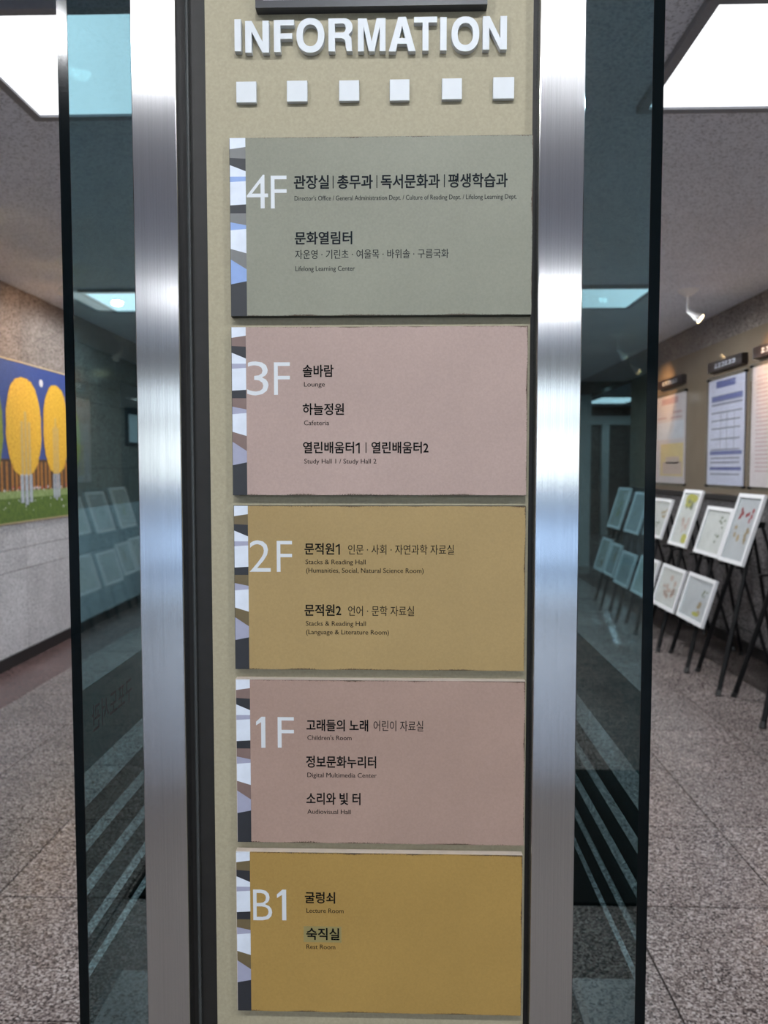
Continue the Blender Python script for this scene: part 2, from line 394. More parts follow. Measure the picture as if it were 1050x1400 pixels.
# bulkhead above the side opening, end walls
struct('wall_bulkhead', (XR, 9.9, 2.70), (XR + 0.17, YF, ZC), M['wall_up'])
struct('wall_back', (XL - 0.17, YF, 0), (2.62, YF + 0.15, ZC), M['wall_up'])
struct('trim_1', (2.70, 12.2, 0), (2.93, 12.45, 2.7), M['pale_wall'])
struct('wall_lobby_end', (2.5, 18.0, 0), (6.2, 18.2, ZC), M['brown_door'])
struct('wall_lobby_right', (6.0, 9.7, 0), (6.2, 18.0, ZC), M['wall_dark'])
struct('wall_lobby_near', (XR + 0.17, 9.7, 0), (6.0, 9.9, ZC), M['wall_dark'])
struct('wall_lobby_left', (2.45, YF + 0.15, 0), (2.62, 18.0, ZC), M['wall_up'])
struct('trim_2', (4.55, 17.9, 0), (4.72, 17.998, 2.55), M['pale_wall'])
struct('trim_3', (2.9, 17.86, 2.55), (5.2, 17.998, 2.75), M['pale_wall'])
d = struct('door_1', (1.95, YF - 0.06, 0.0), (2.60, YF - 0.002, 2.15), M['cyan_door'])
MB().box((2.0, YF - 0.085, 0.9), (2.03, YF - 0.062, 1.3)).build('door_handle', M['white_metal'], d)
struct('baseboard_left', (XL, YB, 0.0005), (XL + 0.012, YF, 0.095), M['black'])
struct('baseboard_right', (XR - 0.012, YB, 0.0005), (XR, 9.9, 0.092), M['black'])
struct('trim_4', (XR - 0.035, 3.7, 1.27), (XR + 0.0, 9.9, 1.31), M['ledge'])
pan = tag(MB().box((XR - 0.012, 3.7, 1.312), (XR - 0.0005, 9.88, 2.70)).build('trim_5', M['acrylic_tan']), kind='structure')

# entrance side, behind the camera: glazing with daylight
struct('wall_entrance', (XL - 0.17, YB - 0.2, 2.62), (XR + 0.17, YB, ZC), M['wall_up'])
win = struct('window_1', (XL - 0.17, YB - 0.10, 2.56), (XR + 0.17, YB - 0.04, 2.62), M['frame_dark'])
for z0, z1 in ((2.06, 2.16), (0.22, 0.36)):
    MB().box((XL, YB - 0.10, z0), (XR, YB - 0.04, z1)).build('window_rail', M['frame_dark'], win)
for k in range(7):
    x = XL + (XR - XL) * k / 6
    MB().box((x - 0.03, YB - 0.10, 0), (x + 0.03, YB - 0.04, 2.56)).build('window_post', M['frame_dark'], win)
MB().box((XL, YB - 0.075, 0), (XR, YB - 0.065, 2.56)).build('window_pane', M['clear'], win)
tag(box('ground_outside', (-30, -40, -0.14), (30, YB - 0.2, -0.02), M['paving']), kind='structure')
tag(box('wall_outside', (-30, -20.2, -0.02), (30, -20, 1.15), M['concrete']), kind='structure')

# ------------------------------------------------------------------ ceiling lights
def panel_light(x0, x1, y0, y1, label):
    t = thing('ceiling_light', ((x0 + x1) / 2, (y0 + y1) / 2, ZC - 0.03), label, 'ceiling light', 'ceiling light panels')
    f = 0.035; mb = MB()
    mb.box((x0 - f, y0 - f, ZC - 0.028), (x1 + f, y0, ZC - 0.0005)); mb.box((x0 - f, y1, ZC - 0.028), (x1 + f, y1 + f, ZC - 0.0005))
    mb.box((x0 - f, y0, ZC - 0.028), (x0, y1, ZC - 0.0005)); mb.box((x1, y0, ZC - 0.028), (x1 + f, y1, ZC - 0.0005))
    mb.build('frame', M['grey_metal'], t)
    MB().box((x0, y0, ZC - 0.018), (x1, y1, ZC - 0.002)).build('diffuser', M['diffuser'], t)
    ld = bpy.data.lights.new('panel_fill_spot', 'SPOT'); ld.spot_size = math.radians(178); ld.spot_blend = 0.35; ld.shadow_soft_size = 0.035
    ld.energy = PANEL_WATTS; ld.color = (0.95, 0.975, 1.0)
    lo = bpy.data.objects.new('panel_fill_spot', ld); COL.objects.link(lo); lo.parent = t; lo.location = (0, 0, 0.008)
L = panel_light
L(-1.45, -0.79, 2.42, 3.10, 'square glowing ceiling panel at the top left, beside and behind the left glass')
L(0.945, 1.66, 2.42, 3.10, 'square glowing ceiling panel at the top right beyond the right glass')
L(-0.10, 0.57, 4.20, 4.90, 'added unseen middle ceiling panel behind the sign pillar, first row')  # middle column of panels is added out of sight to brighten the hall
L(-0.10, 0.57, 6.15, 6.86, 'added unseen middle ceiling panel behind the sign pillar, second row')
L(-0.10, 0.57, 8.0, 8.7, 'added unseen middle ceiling panel behind the sign pillar, third row')
L(-0.10, 0.57, 10.4, 11.1, 'added unseen middle ceiling panel behind the sign pillar, fourth row')
L(4.3, 5.0, 11.2, 11.9, 'added unseen ceiling panel in the side lobby behind the right wall')  # added out of sight to brighten the lobby
L(-2.57, -1.90, 6.17, 6.90, 'second ceiling panel behind the left glass above the left wall')
L(1.30, 1.93, 6.12, 6.86, 'second ceiling panel behind the right glass near the spotlight')
L(3.9, 4.75, 15.4, 16.9, 'small far ceiling panel in the lobby beyond the right wall')
for (ya, yb, wh) in ((-1.00, -0.30, 'overhead in front of the sign'), (-4.9, -4.2, 'near the entrance')):  # unseen rows placed by the post reflections, filled with added panels for brightness
    for (xa, wx) in ((-1.45, 'left'), (-0.25, 'middle'), (0.945, 'right')):
        L(xa, xa + 0.68, ya, yb, wx + ' ceiling panel ' + wh + ', unseen behind the viewer, added for brightness')

# ------------------------------------------------------------------ warm ceiling spotlights
def spot_lamp(x, y, aim, label, power=34):
    t = thing('spotlight', (x, y, ZC), label, 'spotlight', 'warm ceiling spotlights')
    mb = MB(); mb.tube((x, y, ZC - 0.0005), (x, y, ZC - 0.012), 0.085, 0.08, 20); mb.tube((x, y, ZC - 0.012), (x, y, ZC - 0.05), 0.08, 0.03, 20)
    mb.build('canopy', M['white_metal'], t, smooth=False)
    MB().tube((x, y, ZC - 0.05), (x, y, ZC - 0.17), 0.008, 0.008, 8).build('stem', M['white_metal'], t)
    a = Vector((x, y, ZC - 0.165)); dr = (Vector(aim) - a).normalized()
    mb = MB(); mb.tube(a, a + dr * 0.05, 0.016, 0.022, 14); mb.tube(a + dr * 0.05, a + dr * 0.12, 0.022, 0.042, 14)
    mb.build('head', M['white_metal'], t, smooth=False)
    MB().tube(a + dr * 0.1202, a + dr * 0.124, 0.036, 0.036, 14).build('lens', M['lamp_glow'], t)
    ld = bpy.data.lights.new('spot_beam', 'SPOT'); ld.energy = power; ld.color = (1.0, 0.56, 0.24); ld.spot_size = math.radians(75); ld.spot_blend = 0.8; ld.shadow_soft_size = 0.03
    lo = bpy.data.objects.new('spot_beam', ld); COL.objects.link(lo); lo.parent = t
    lo.location = a + dr * 0.135 - Vector((x, y, ZC)); lo.rotation_euler = dr.to_track_quat('-Z', 'Y').to_euler()
spot_lamp(2.26, 6.28, (2.88, 6.0, 2.3), 'small warm ceiling spotlight on a white stem, beside the right glass')
spot_lamp(2.26, 4.30, (2.88, 4.9, 2.3), 'warm ceiling spotlight nearest the camera on the right side', 30)
spot_lamp(2.26, 8.30, (2.88, 8.6, 2.3), 'warm ceiling spotlight seen faintly through the right glass')
spot_lamp(-2.2, 4.0, (-3.055, 5.3, 2.35), 'warm ceiling spotlight nearest the camera on the left side', 30)
spot_lamp(-2.30, 5.25, (-3.055, 6.4, 2.4), 'warm ceiling spotlight above the tree painting', 30)
spot_lamp(-2.2, 9.6, (-3.055, 9.6, 2.2), 'warm ceiling spotlight far down the left wall')

# ------------------------------------------------------------------ the sign pillar
PY = 0.94                                   # face of the tan panel
pil = thing('sign_pillar', (-0.057, 0.96, 0), 'tall sign pillar with a tan panel between two brushed steel posts', 'sign pillar')
box('back_panel', (-0.2385, PY, 0.0), (0.151, 0.985, ZC - 0.001), M['tan'], pil)
box('steel_post', (-0.3215, 0.92, 0.0), (-0.2685, 0.995, ZC - 0.001), M['steel'], pil, bevel=0.0012)
box('steel_post', (0.156, 0.92, 0.0), (0.2085, 0.995, ZC - 0.001), M['steel'], pil, bevel=0.0012)
o = box('side_channel', (-0.2685, 0.944, 0.0), (-0.2385, 0.99, ZC - 0.001), M['bronze'], pil); o['label'] = 'dark bronze channel left of the tan panel'
o = box('bead', (-0.2625, 0.9385, 0.0), (-0.2585, 0.944, ZC - 0.001), M['bead'], pil, bevel=0.0015); o['label'] = 'thin grey bead on the dark channel'
o = box('side_channel', (0.151, 0.946, 0.0), (0.156, 0.99, ZC - 0.001), M['bronze'], pil)
box('back_cover', (-0.2685, 0.9855, 0.0), (0.156, 0.998, ZC - 0.001), M['frame_dark'], pil)

# raised word
LT = [('I', -0.2013, -0.1937, 2.0417, 2.0783), ('N', -0.1887, -0.1606, 2.0399, 2.0761), ('F', -0.1546, -0.1307, 2.0402, 2.0767), ('O', -0.128, -0.0951, 2.039, 2.0784),
      ('R', -0.0902, -0.0619, 2.04, 2.0775), ('M', -0.0555, -0.0231, 2.0395, 2.077), ('A', -0.0193, 0.0123, 2.039, 2.0782), ('T', 0.0104, 0.0374, 2.0393, 2.0778),
      ('I', 0.0411, 0.0486, 2.0394, 2.0772), ('O', 0.0543, 0.0868, 2.0379, 2.0775), ('N', 0.0909, 0.119, 2.0396, 2.0773)]
def arc(cx, cy, rx, ry, a0, a1, n=14):
    return [(cx + rx * math.cos(math.radians(a0 + (a1 - a0) * i / n)), cy + ry * math.sin(math.radians(a0 + (a1 - a0) * i / n))) for i in range(n + 1)]
def sup(cx, cy, rx, ry, n=36, e=2.25):
    r = []
    for i in range(n):
        t = 2 * math.pi * i / n; c, s = math.cos(t), math.sin(t)
        r.append((cx + rx * math.copysign(abs(c) ** (2 / e), c), cy + ry * math.copysign(abs(s) ** (2 / e), s)))
    return r
GL = {'I': [[(0, 0), (1, 0), (1, 1), (0, 1)]],
      'N': [[(0, 0), (.27, 0), (.27, .66), (.72, 0), (1, 0), (1, 1), (.73, 1), (.73, .34), (.28, 1), (0, 1)]],
      'F': [[(0, 0), (.32, 0), (.32, .41), (.90, .41), (.90, .58), (.32, .58), (.32, .83), (1, .83), (1, 1), (0, 1)]],
      'O': [sup(.5, .5, .5, .5), sup(.5, .5, .275, .315)],
      'R': [[(0, 0), (.27, 0), (.27, .40), (.52, .40)] + arc(.52, .26, .19, .14, 90, 0, 6) + [(.72, .12), (.77, 0), (1, 0), (.97, .06), (.96, .28)] + arc(.78, .36, .18, .12, -10, 60, 5) + arc(.66, .735, .34, .265, -55, 90, 14) + [(0, 1)],
            [(.27, .57), (.27, .84), (.58, .84)] + arc(.60, .705, .12, .135, 90, -90, 10)],
      'M': [[(0, 0), (.21, 0), (.21, .74), (.40, 0), (.60, 0), (.79, .74), (.79, 0), (1, 0), (1, 1), (.68, 1), (.50, .30), (.32, 1), (0, 1)]],
      'A': [[(0, 0), (.26, 0), (.33, .22), (.67, .22), (.74, 0), (1, 0), (.64, 1), (.36, 1)], [(.39, .38), (.61, .38), (.50, .74)]],
      'T': [[(.37, 0), (.63, 0), (.63, .83), (1, .83), (1, 1), (0, 1), (0, .83), (.37, .83)]]}
word = thing('raised_lettering', (-0.041, PY, 2.04), 'raised white letters reading INFORMATION across the top of the tan panel', 'sign lettering')
for ch, x0, x1, z0, z1 in LT:
    MB().loops(GL[ch], lambda u, v, d: (x0 + u * (x1 - x0), 0.932 + d, z0 + v * (z1 - z0)), PY - 0.932 - 0.0002).build('letter', M['letter'], word)
SQ = [(-0.2005, -0.1764, 1.9836, 2.008), (-0.1402, -0.1158, 1.984, 2.0083), (-0.0781, -0.0542, 1.984, 2.0079), (-0.0182, 0.0052, 1.9836, 2.0082), (0.0434, 0.0671, 1.9843, 2.0085), (0.1036, 0.1284, 1.9843, 2.0092)]
ORD = ['first from the left, under the letter I', 'second from the left', 'third from the left', 'fourth from the left', 'second from the right', 'nearest the right steel post']
for (x0, x1, z0, z1), w_ in zip(SQ, ORD):
    tag(box('square_tile', (x0, 0.934, z0), (x1, PY - 0.0002, z1), M['letter'], bevel=0.0006), 'small raised white square, ' + w_, 'square ornament', 'row of raised white squares')

# framed notice cut by the top of the picture
nf = thing('framed_notice', (-0.04, 0.935, 2.0878), 'charcoal framed pale sheet above the word INFORMATION', 'notice frame')
fx0, fx1, fz0, fz1, fb = -0.1752, 0.0955, 2.0874, 2.46, 0.0085
mb = MB(); mb.box((fx0, 0.926, fz0), (fx1, PY - 0.0002, fz0 + fb)); mb.box((fx0, 0.926, fz1 - fb), (fx1, PY - 0.0002, fz1))
mb.box((fx0, 0.926, fz0 + fb), (fx0 + fb, PY - 0.0002, fz1 - fb)); mb.box((fx1 - fb, 0.926, fz0 + fb), (fx1, PY - 0.0002, fz1 - fb))
mb.build('frame', M['frame_dark'], nf)
box('sheet', (fx0 + fb, 0.932, fz0 + fb), (fx1 - fb, PY - 0.0002, fz1 - fb), M['sheet'], nf)

# ------------------------------------------------------------------ text as thin printed shapes
def glyphs(body, off):
    c = bpy.data.curves.new('text', 'FONT'); c.body = body; c.size = 1; c.offset = off; c.resolution_u = 3
    o = bpy.data.objects.new('text', c); COL.objects.link(o)
    bpy.context.view_layer.update()
    me = bpy.data.meshes.new_from_object(o.evaluated_get(bpy.context.evaluated_depsgraph_get()))
    bpy.data.objects.remove(o); bpy.data.curves.remove(c)
    vs_ = [tuple(v.co) for v in me.vertices]; fs = [tuple(p.vertices) for p in me.polygons]
    bpy.data.meshes.remove(me); return vs_, fs
CAP = None
def text(body, x0, x1, z0, z1, style, y, parent, mat, name='printed_text'):
    global CAP
    mb = MB()
    if style == 'bar':
        mb.box((x0, y - 0.00012, z0), (x1, y, z1)); return mb.build(name, mat, parent)
    off = {'b': 0.010, 'r': 0.0, 'l': 0.0, 'n': -0.007}[style]
    if style == 'b' and body.endswith('1'):      # numeral one with its flag
        w_, h_ = 0.0018, z1 - z0
        mb.loops([[(x1 - w_, z0), (x1, z0), (x1, z1 - 0.0012), (x1 - w_ * 0.9, z1 - 0.0012), (x1 - 0.0052, z1 - 0.0036), (x1 - 0.0052, z1 - 0.0054), (x1 - w_, z1 - 0.0038)]],
                 lambda u, v, dd: (u, y - 0.0001 + dd, v), 0.00009)
        body = body[:-1]; x1 = x1 - 0.0070
    vs_, fs = glyphs(body, off)
    fs = [f if ((vs_[f[1]][0] - vs_[f[0]][0]) * (vs_[f[2]][1] - vs_[f[0]][1]) - (vs_[f[1]][1] - vs_[f[0]][1]) * (vs_[f[2]][0] - vs_[f[0]][0])) > 0 else f[::-1] for f in fs]
    xs = [v[0] for v in vs_]; zs = [v[1] for v in vs_]
    a, b = min(xs), max(xs)
    if style == 'l':
        if CAP is None:
            hv, _ = glyphs('H', 0); CAP = max(v[1] for v in hv)
        c, d_ = 0.0, CAP
    else: c, d_ = min(zs), max(zs)
    shifts = [(0, 0)]
    if style == 'b': shifts = [(-0.013, 0), (0.013, 0), (0, 0.010), (0, -0.010)]
    if style == 'l': shifts = [(-0.008, 0), (0.008, 0)]
    if style == 'r': shifts = [(-0.006, 0), (0.006, 0)]
    if style == 'n': shifts = [(0, 0)]
    for k, (sx, sz) in enumerate(shifts):
        mb.add([(x0 + (v[0] + sx - a) / (b - a) * (x1 - x0), y - 0.0001 - k * 0.00002, z0 + (v[1] + sz - c) / (d_ - c) * (z1 - z0)) for v in vs_], fs)
    return mb.build(name, mat, parent)

STRIP = [(0, 0), (.062, .05), (.11, .115), (.15, .185), (.215, .215), (.245, .24), (.375, .37), (.42, .42), (.47, .487), (.515, .508), (.62, .645), (.68, .735), (.82, .803), (1, 1)]
SCOL = ['w', 't', 'k', 'w', 'b', 'w', 'k', 't', 'b', 'w', 't', 'b', 'k']
PF = 0.928
def plate(name, x0, x1, z0, z1, xs, mat, tint, lav, edge, label, group, texts, digits, ink, dig_label):
    t = thing(name, ((x0 + x1) / 2, PF, z0), label, 'directory sign', group)
    box('backing', (x0, PF + 0.0022, z0), (x1, PY - 0.0002, z1), edge, t)
    MB().box((xs - 0.0001, PF, z0 + 0.0004), (x1 - 0.0004, PF + 0.0022, z1 - 0.0004)).build('face', mat, t)
    h = z1 - z0 - 0.0008; zt = z1 - 0.0004; mats = [M['p_white'], tint, M['p_black'], lav]; ix = {'w': 0, 't': 1, 'k': 2, 'b': 3}
    mb = MB(); xa = x0 + 0.0010
    for k in range(13):
        (l0, r0), (l1, r1) = STRIP[k], STRIP[k + 1]
        p = [(xa, zt - l1 * h), (xs - 0.0002, zt - r1 * h), (xs - 0.0002, zt - r0 * h), (xa, zt - l0 * h)]
        mb.hexa([(p[0][0], PF + 0.0022, p[0][1]), (p[1][0], PF + 0.0022, p[1][1]), (p[1][0], PF, p[1][1]), (p[0][0], PF, p[0][1]),
                 (p[3][0], PF + 0.0022, p[3][1]), (p[2][0], PF + 0.0022, p[2][1]), (p[2][0], PF, p[2][1]), (p[3][0], PF, p[3][1])], ix[SCOL[k]])
    o = mb.build('patterned_strip', mats, t); o['label'] = 'strip of white, charcoal and blue wedges'
    for tx in texts:
        if tx[5] == 's':
            box('name_sticker', (tx[1], PF - 0.0002, tx[3]), (tx[2], PF - 0.00002, tx[4]), M['sticker'], t)['label'] = 'olive patch behind one room name'
    for tx in texts:
        if tx[5] == 's': continue
        yy = PF - (0.00025 if tx[0] == '숙직실' else 0.0)
        text(tx[0], tx[1], tx[2], tx[3], tx[4], tx[5], yy, t, ink)
    for dch, a, b, c, d_ in digits:
        if dch == '1':
            w_ = 0.0052
            o = MB().loops([[(b - w_, c), (b, c), (b, d_), (b - w_ * 0.9, d_), (a, d_ - 0.0062), (a, d_ - 0.0108), (b - w_, d_ - 0.0068)]],
                           lambda u, v, dd: (u, PF - 0.0001 + dd, v), 0.00009).build('floor_number', M['letter'], t)
        else: o = text(dch, a, b, c, d_, 'n', PF, t, M['letter'], 'floor_number')
        o['label'] = 'large white character ' + dch
    return t
G = 'floor directory plates'
plate('directory_plate', -0.2087, 0.1507, 1.7318, 1.9405, -0.1888, M['sage'], M['p_grey'], M['p_blue'], M['edge_shade'], 'sage green plate marked 4F, topmost of the five', G,
 [('관장실', -0.1315, -0.09, 1.8803, 1.8962, 'b'), ('|', -0.0855, -0.0844, 1.8807, 1.8953, 'bar'), ('총무과', -0.0798, -0.0381, 1.8801, 1.8961, 'b'), ('|', -0.0337, -0.0327, 1.8806, 1.8955, 'bar'),
  ('독서문화과', -0.0283, 0.0411, 1.8799, 1.8961, 'b'), ('|', 0.046, 0.0471, 1.8809, 1.8957, 'bar'), ('평생학습과', 0.0512, 0.1207, 1.8802, 1.8964, 'b'),
  ("Director's Office / General Administration Dept. / Culture of Reading Dept. / Lifelong Learning Dept.", -0.1309, 0.1317, 1.8668, 1.8722, 'l'),
  ('문화열림터', -0.1309, -0.0626, 1.8156, 1.8306, 'b'), ('자운영 · 기린초 · 여울목 · 바위솔 · 구름국화', -0.1306, 0.052, 1.7987, 1.8094, 'r'), ('Lifelong Learning Center', -0.1304, -0.0594, 1.7847, 1.7902, 'l')],
 [('4', -0.1878, -0.1624, 1.8583, 1.8974), ('F', -0.1591, -0.1403, 1.8581, 1.8961)], M['ink_blue'], '4F')
plate('directory_plate', -0.209, 0.1468, 1.5169, 1.7192, -0.1907, M['pink'], M['p_brown'], M['p_lav'], M['edge_shade'], 'pale pink plate marked 3F, second from the top', G,
 [('솔바람', -0.1223, -0.0854, 1.6592, 1.6738, 'b'), ('Lounge', -0.1209, -0.0958, 1.6479, 1.6534, 'l'), ('하늘정원', -0.1226, -0.073, 1.6138, 1.6278, 'b'), ('Cafeteria', -0.1212, -0.0908, 1.6017, 1.6072, 'l'),
  ('열린배움터1', -0.1225, -0.0539, 1.5678, 1.5818, 'b'), ('|', -0.047, -0.0459, 1.5681, 1.581, 'bar'), ('열린배움터2', -0.0398, 0.0288, 1.5677, 1.5817, 'b'), ('Study Hall 1 / Study Hall 2', -0.1211, -0.0339, 1.5556, 1.5611, 'l')],
 [('3', -0.1898, -0.1638, 1.6375, 1.6781), ('F', -0.1571, -0.1379, 1.6381, 1.6769)], M['ink'], '3F')
plate('directory_plate', -0.2083, 0.1465, 1.3026, 1.5045, -0.1903, M['ochre'], M['p_olive'], M['p_lav'], M['edge_shade'], 'ochre plate marked 2F, in the middle of the five', G,
 [('문적원1', -0.1214, -0.0784, 1.4448, 1.459, 'b'), ('인문 · 사회 · 자연과학 자료실', -0.0683, 0.06, 1.4451, 1.4574, 'r'), ('Stacks & Reading Hall', -0.1203, -0.0471, 1.4332, 1.4388, 'l'),
  ('(Humanities, Social, Natural Science Room)', -0.1196, 0.0234, 1.4228, 1.4285, 'l'), ('문적원2', -0.1218, -0.0771, 1.3695, 1.3838, 'b'), ('언어 · 문학 자료실', -0.0685, 0.0119, 1.3698, 1.3823, 'r'),
  ('Stacks & Reading Hall', -0.1204, -0.0468, 1.3574, 1.3631, 'l'), ('(Language & Literature Room)', -0.1201, -0.0187, 1.3469, 1.3526, 'l')],
 [('2', -0.189, -0.163, 1.4235, 1.4622), ('F', -0.1555, -0.1368, 1.4236, 1.4615)], M['ink'], '2F')
plate('directory_plate', -0.2083, 0.1482, 1.0840, 1.2899, -0.1900, M['pink2'], M['p_brown'], M['p_lav'], M['edge_pale'], 'dusty pink plate marked 1F, second from the bottom', G,
 [('고래들의 노래', -0.1204, -0.0443, 1.2262, 1.2408, 'b'), ('어린이 자료실', -0.0375, 0.0235, 1.2269, 1.24, 'r'), ("Children's Room", -0.1193, -0.0647, 1.215, 1.2207, 'l'), ('정보문화누리터', -0.121, -0.0345, 1.18, 1.195, 'b'),
  ('Digital Multimedia Center', -0.1196, -0.0338, 1.168, 1.1737, 'l'), ('소리와 빛 터', -0.1209, -0.0539, 1.1333, 1.1485, 'b'), ('Audiovisual Hall', -0.1199, -0.0661, 1.1216, 1.1273, 'l')],
 [('1', -0.1828, -0.1714, 1.2045, 1.2435), ('F', -0.1561, -0.136, 1.2048, 1.2433)], M['ink'], '1F')
plate('directory_plate', -0.2104, 0.1471, 0.8652, 1.0714, -0.1922, M['ochre2'], M['p_olive'], M['p_lav'], M['edge_pale'], 'dark ochre plate marked B1, lowest of the five', G,
 [('굴렁쇠', -0.1236, -0.0859, 1.0069, 1.0215, 'b'), ('Lecture Room', -0.1217, -0.0753, 0.9947, 1.0004, 'l'), ('숙직실', -0.1219, -0.0807, 0.9598, 0.9752, 'b'), ('Rest Room', -0.122, -0.0858, 0.9478, 0.9535, 'l'),
  ('sticker', -0.1254, -0.078, 0.9566, 0.9772, 's')],
 [('B', -0.1887, -0.1648, 0.9839, 1.0236), ('1', -0.1587, -0.1471, 0.9843, 1.0239)], M['ink'], 'B1')

# ------------------------------------------------------------------ glass fins either side
def fin(xi, xo, label, side):
    """xi: face towards the camera, xo: outer face; runs away from the viewer"""
    y0, y1 = 0.92, 1.85
    t = thing('glass_fin', ((xi + xo) / 2, (y0 + y1) / 2, 0), label, 'glass panel', 'glass fins beside the pillar')
    box('floor_channel', (min(xi, xo) - 0.012, y0 + 0.003, 0.0005), (max(xi, xo) + 0.012, y1, 0.03), M['frame_dark'], t)
    box('pane', (min(xi, xo), y0 + 0.0015, 0.03), (max(xi, xo), y1, ZC - 0.002), M['glass'], t)
    o = box('polished_edge', (min(xi, xo) - 0.0001, y0, 0.03), (max(xi, xo) + 0.0001, y0 + 0.0012, ZC - 0.002), M['glass_edge'], t); o['label'] = 'dark polished front edge'
    s = -1 if xo < xi else 1
    for k, (a, b) in enumerate([(1.161, 1.268), (1.079, 1.115), (1.021, 1.057), (0.962, 0.999), (0.907, 0.942), (0.45, 0.889)]):
        o = box('film_band', (xo + s * 0.0002, y0 + 0.002, a), (xo + s * 0.0006, y1 - 0.01, b), M['film_teal'] if k == 0 else M['film'], t)
        if k == 0: o['label'] = 'wide dark teal film band'
    return t
lf = fin(-0.396, -0.408, 'green tinted glass panel with a black front edge, left of the pillar', 0)
rf = fin(0.2855, 0.298, 'green tinted glass panel with a black front edge, right of the pillar', 1)
# lettering on the far side of the wide band, so it reads mirrored from here
vs_, fs = glyphs('구포도서관', 0.0)
xs = [v[0] for v in vs_]; zs = [v[1] for v in vs_]; a, b, c, d_ = min(xs), max(xs), min(zs), max(zs)
mb = MB()
for k, (sy, sz) in enumerate([(-.012, 0), (.012, 0), (0, .012), (0, -.012)]):
    mb.add([(-0.40815 + 0.00001 * k, 1.125 - (v[0] + sy - a) / (b - a) * 0.148, 1.203 + (v[1] + sz - c) / (d_ - c) * 0.036) for v in vs_], fs)
mb.build('film_lettering', M['film_mark'], lf)['label'] = 'large mirrored dark lettering on the wide film band'
# ------------------------------------------------------------------ tree painting on the left wall
px_ = XL + 0.0005
tp = thing('tree_painting', (px_, 6.0, 1.131), 'wide painting of yellow and green trees under a dark blue sky, on the left wall', 'painting')
PT0, PT1, Z0, Z1 = 4.2, 7.02, 1.131, 2.376
box('canvas', (px_, PT0, Z0), (px_ + 0.025, PT1, Z1), M['pt_sky'], tp)
mb = MB(); xx = px_ + 0.025
mb.box((px_, PT0 - .01, Z0 - 0.012), (xx + 0.003, PT1 + .01, Z0)); mb.box((px_, PT0 - .01, Z1), (xx + 0.003, PT1 + .01, Z1 + 0.012))
mb.box((px_, PT0 - .01, Z0), (xx + 0.003, PT0, Z1)); mb.box((px_, PT1, Z0), (xx + 0.003, PT1 + .01, Z1)); mb.build('frame', M['gilt'], tp)
def flat(nm, y0, y1, z0, z1, lv, mat):
    return MB().box((xx + lv * 0.0006, y0, z0), (xx + 0.0005 + lv * 0.0006, y1, z1)).build(nm, mat, tp)
flat('painted_shade', PT0, PT1, 1.34, 1.62, 0, M['pt_dark'])
mb = MB(); yy = PT0 + 0.03
while yy < PT1 - 0.05:
    w_ = random.uniform(0.02, 0.035); mb.box((xx + 0.0006, yy, 1.37), (xx + 0.0012, yy + w_, 1.60)); yy += random.uniform(0.055, 0.085)
mb.build('painted_trunks', M['pt_post'], tp)
flat('painted_grass', PT0, PT1, Z0, 1.345, 2, M['pt_grass'])
flat('painted_meadow', PT0, PT1, 1.315, 1.372, 3, M['pt_meadow'])
def crown(cy, hw, z0, z1, mat, lv, nm):
    n = 72; L_ = []
    for i in range(n):
        t = 2 * math.pi * i / n; c, s_ = math.cos(t), math.sin(t); e = 2.35
        k = 1 + random.uniform(-0.018, 0.018)
        L_.append((cy + hw * k * math.copysign(abs(c) ** (2 / e), c), (z0 + z1) / 2 + (z1 - z0) / 2 * k * math.copysign(abs(s_) ** (2 / e), s_)))
    return MB().loops([L_], lambda u, v, d: (xx + 0.0012 + lv * 0.0006 - d + 0.0005, u, v), 0.0005).build(nm, mat, tp)
crown(5.50, 0.24, 1.49, 2.22, M['pt_green'], 2, 'painted_crown')
crown(7.0 - 0.04, 0.15, 1.52, 2.10, M['pt_green'], 2, 'painted_crown')
crown(5.02, 0.26, 1.48, 2.27, M['pt_yellow'], 3, 'painted_crown')
crown(4.52, 0.25, 1.50, 2.22, M['pt_green'], 4, 'painted_crown')
crown(6.065, 0.285, 1.485, 2.265, M['pt_yellow'], 3, 'painted_crown')
crown(6.625, 0.235, 1.505, 2.262, M['pt_yellow'], 4, 'painted_crown')
crown(6.37, 0.032, 2.225, 2.285, M['pt_white'], 1, 'painted_moon')
for cy, hw, zb, zt in ((6.08, 0.10, 1.255, 2.0), (6.61, 0.065, 1.275, 1.98), (5.50, 0.09, 1.26, 1.9), (5.02, 0.1, 1.25, 2.0)):
    for q in (-1, 0, 1):
        flat('painted_trunk', cy + q * hw * 0.7 - hw * 0.26, cy + q * hw * 0.7 + hw * 0.26, zb + 0.02 * (q & 1), 1.50, 6, M['pt_trunk'])
        flat('painted_twigs', cy + q * hw * 0.6 - hw * 0.2, cy + q * hw * 0.6 + hw * 0.2, 1.5, zt - 0.08 * abs(q), 7, M['pt_veil'])
mb = MB()
for k in range(90):
    a = random.uniform(PT0 + .02, PT1 - .04); z = random.choice([random.uniform(1.365, 1.39), random.uniform(1.2, 1.3)]); s_ = random.uniform(0.008, 0.018)
    mb.box((xx + 0.0030, a, z), (xx + 0.0034, a + s_, z + s_))
tag(mb.build('painted_flowers', M['pt_white'], tp), kind='stuff')
mb = MB()
for k in range(26):
    a = random.uniform(PT0 + .02, PT1 - .04); z = random.uniform(1.385, 1.40); mb.box((xx + 0.0030, a, z), (xx + 0.0034, a + 0.02, z + 0.012))
tag(mb.build('painted_red_flowers', M['red_paint'], tp), kind='stuff')

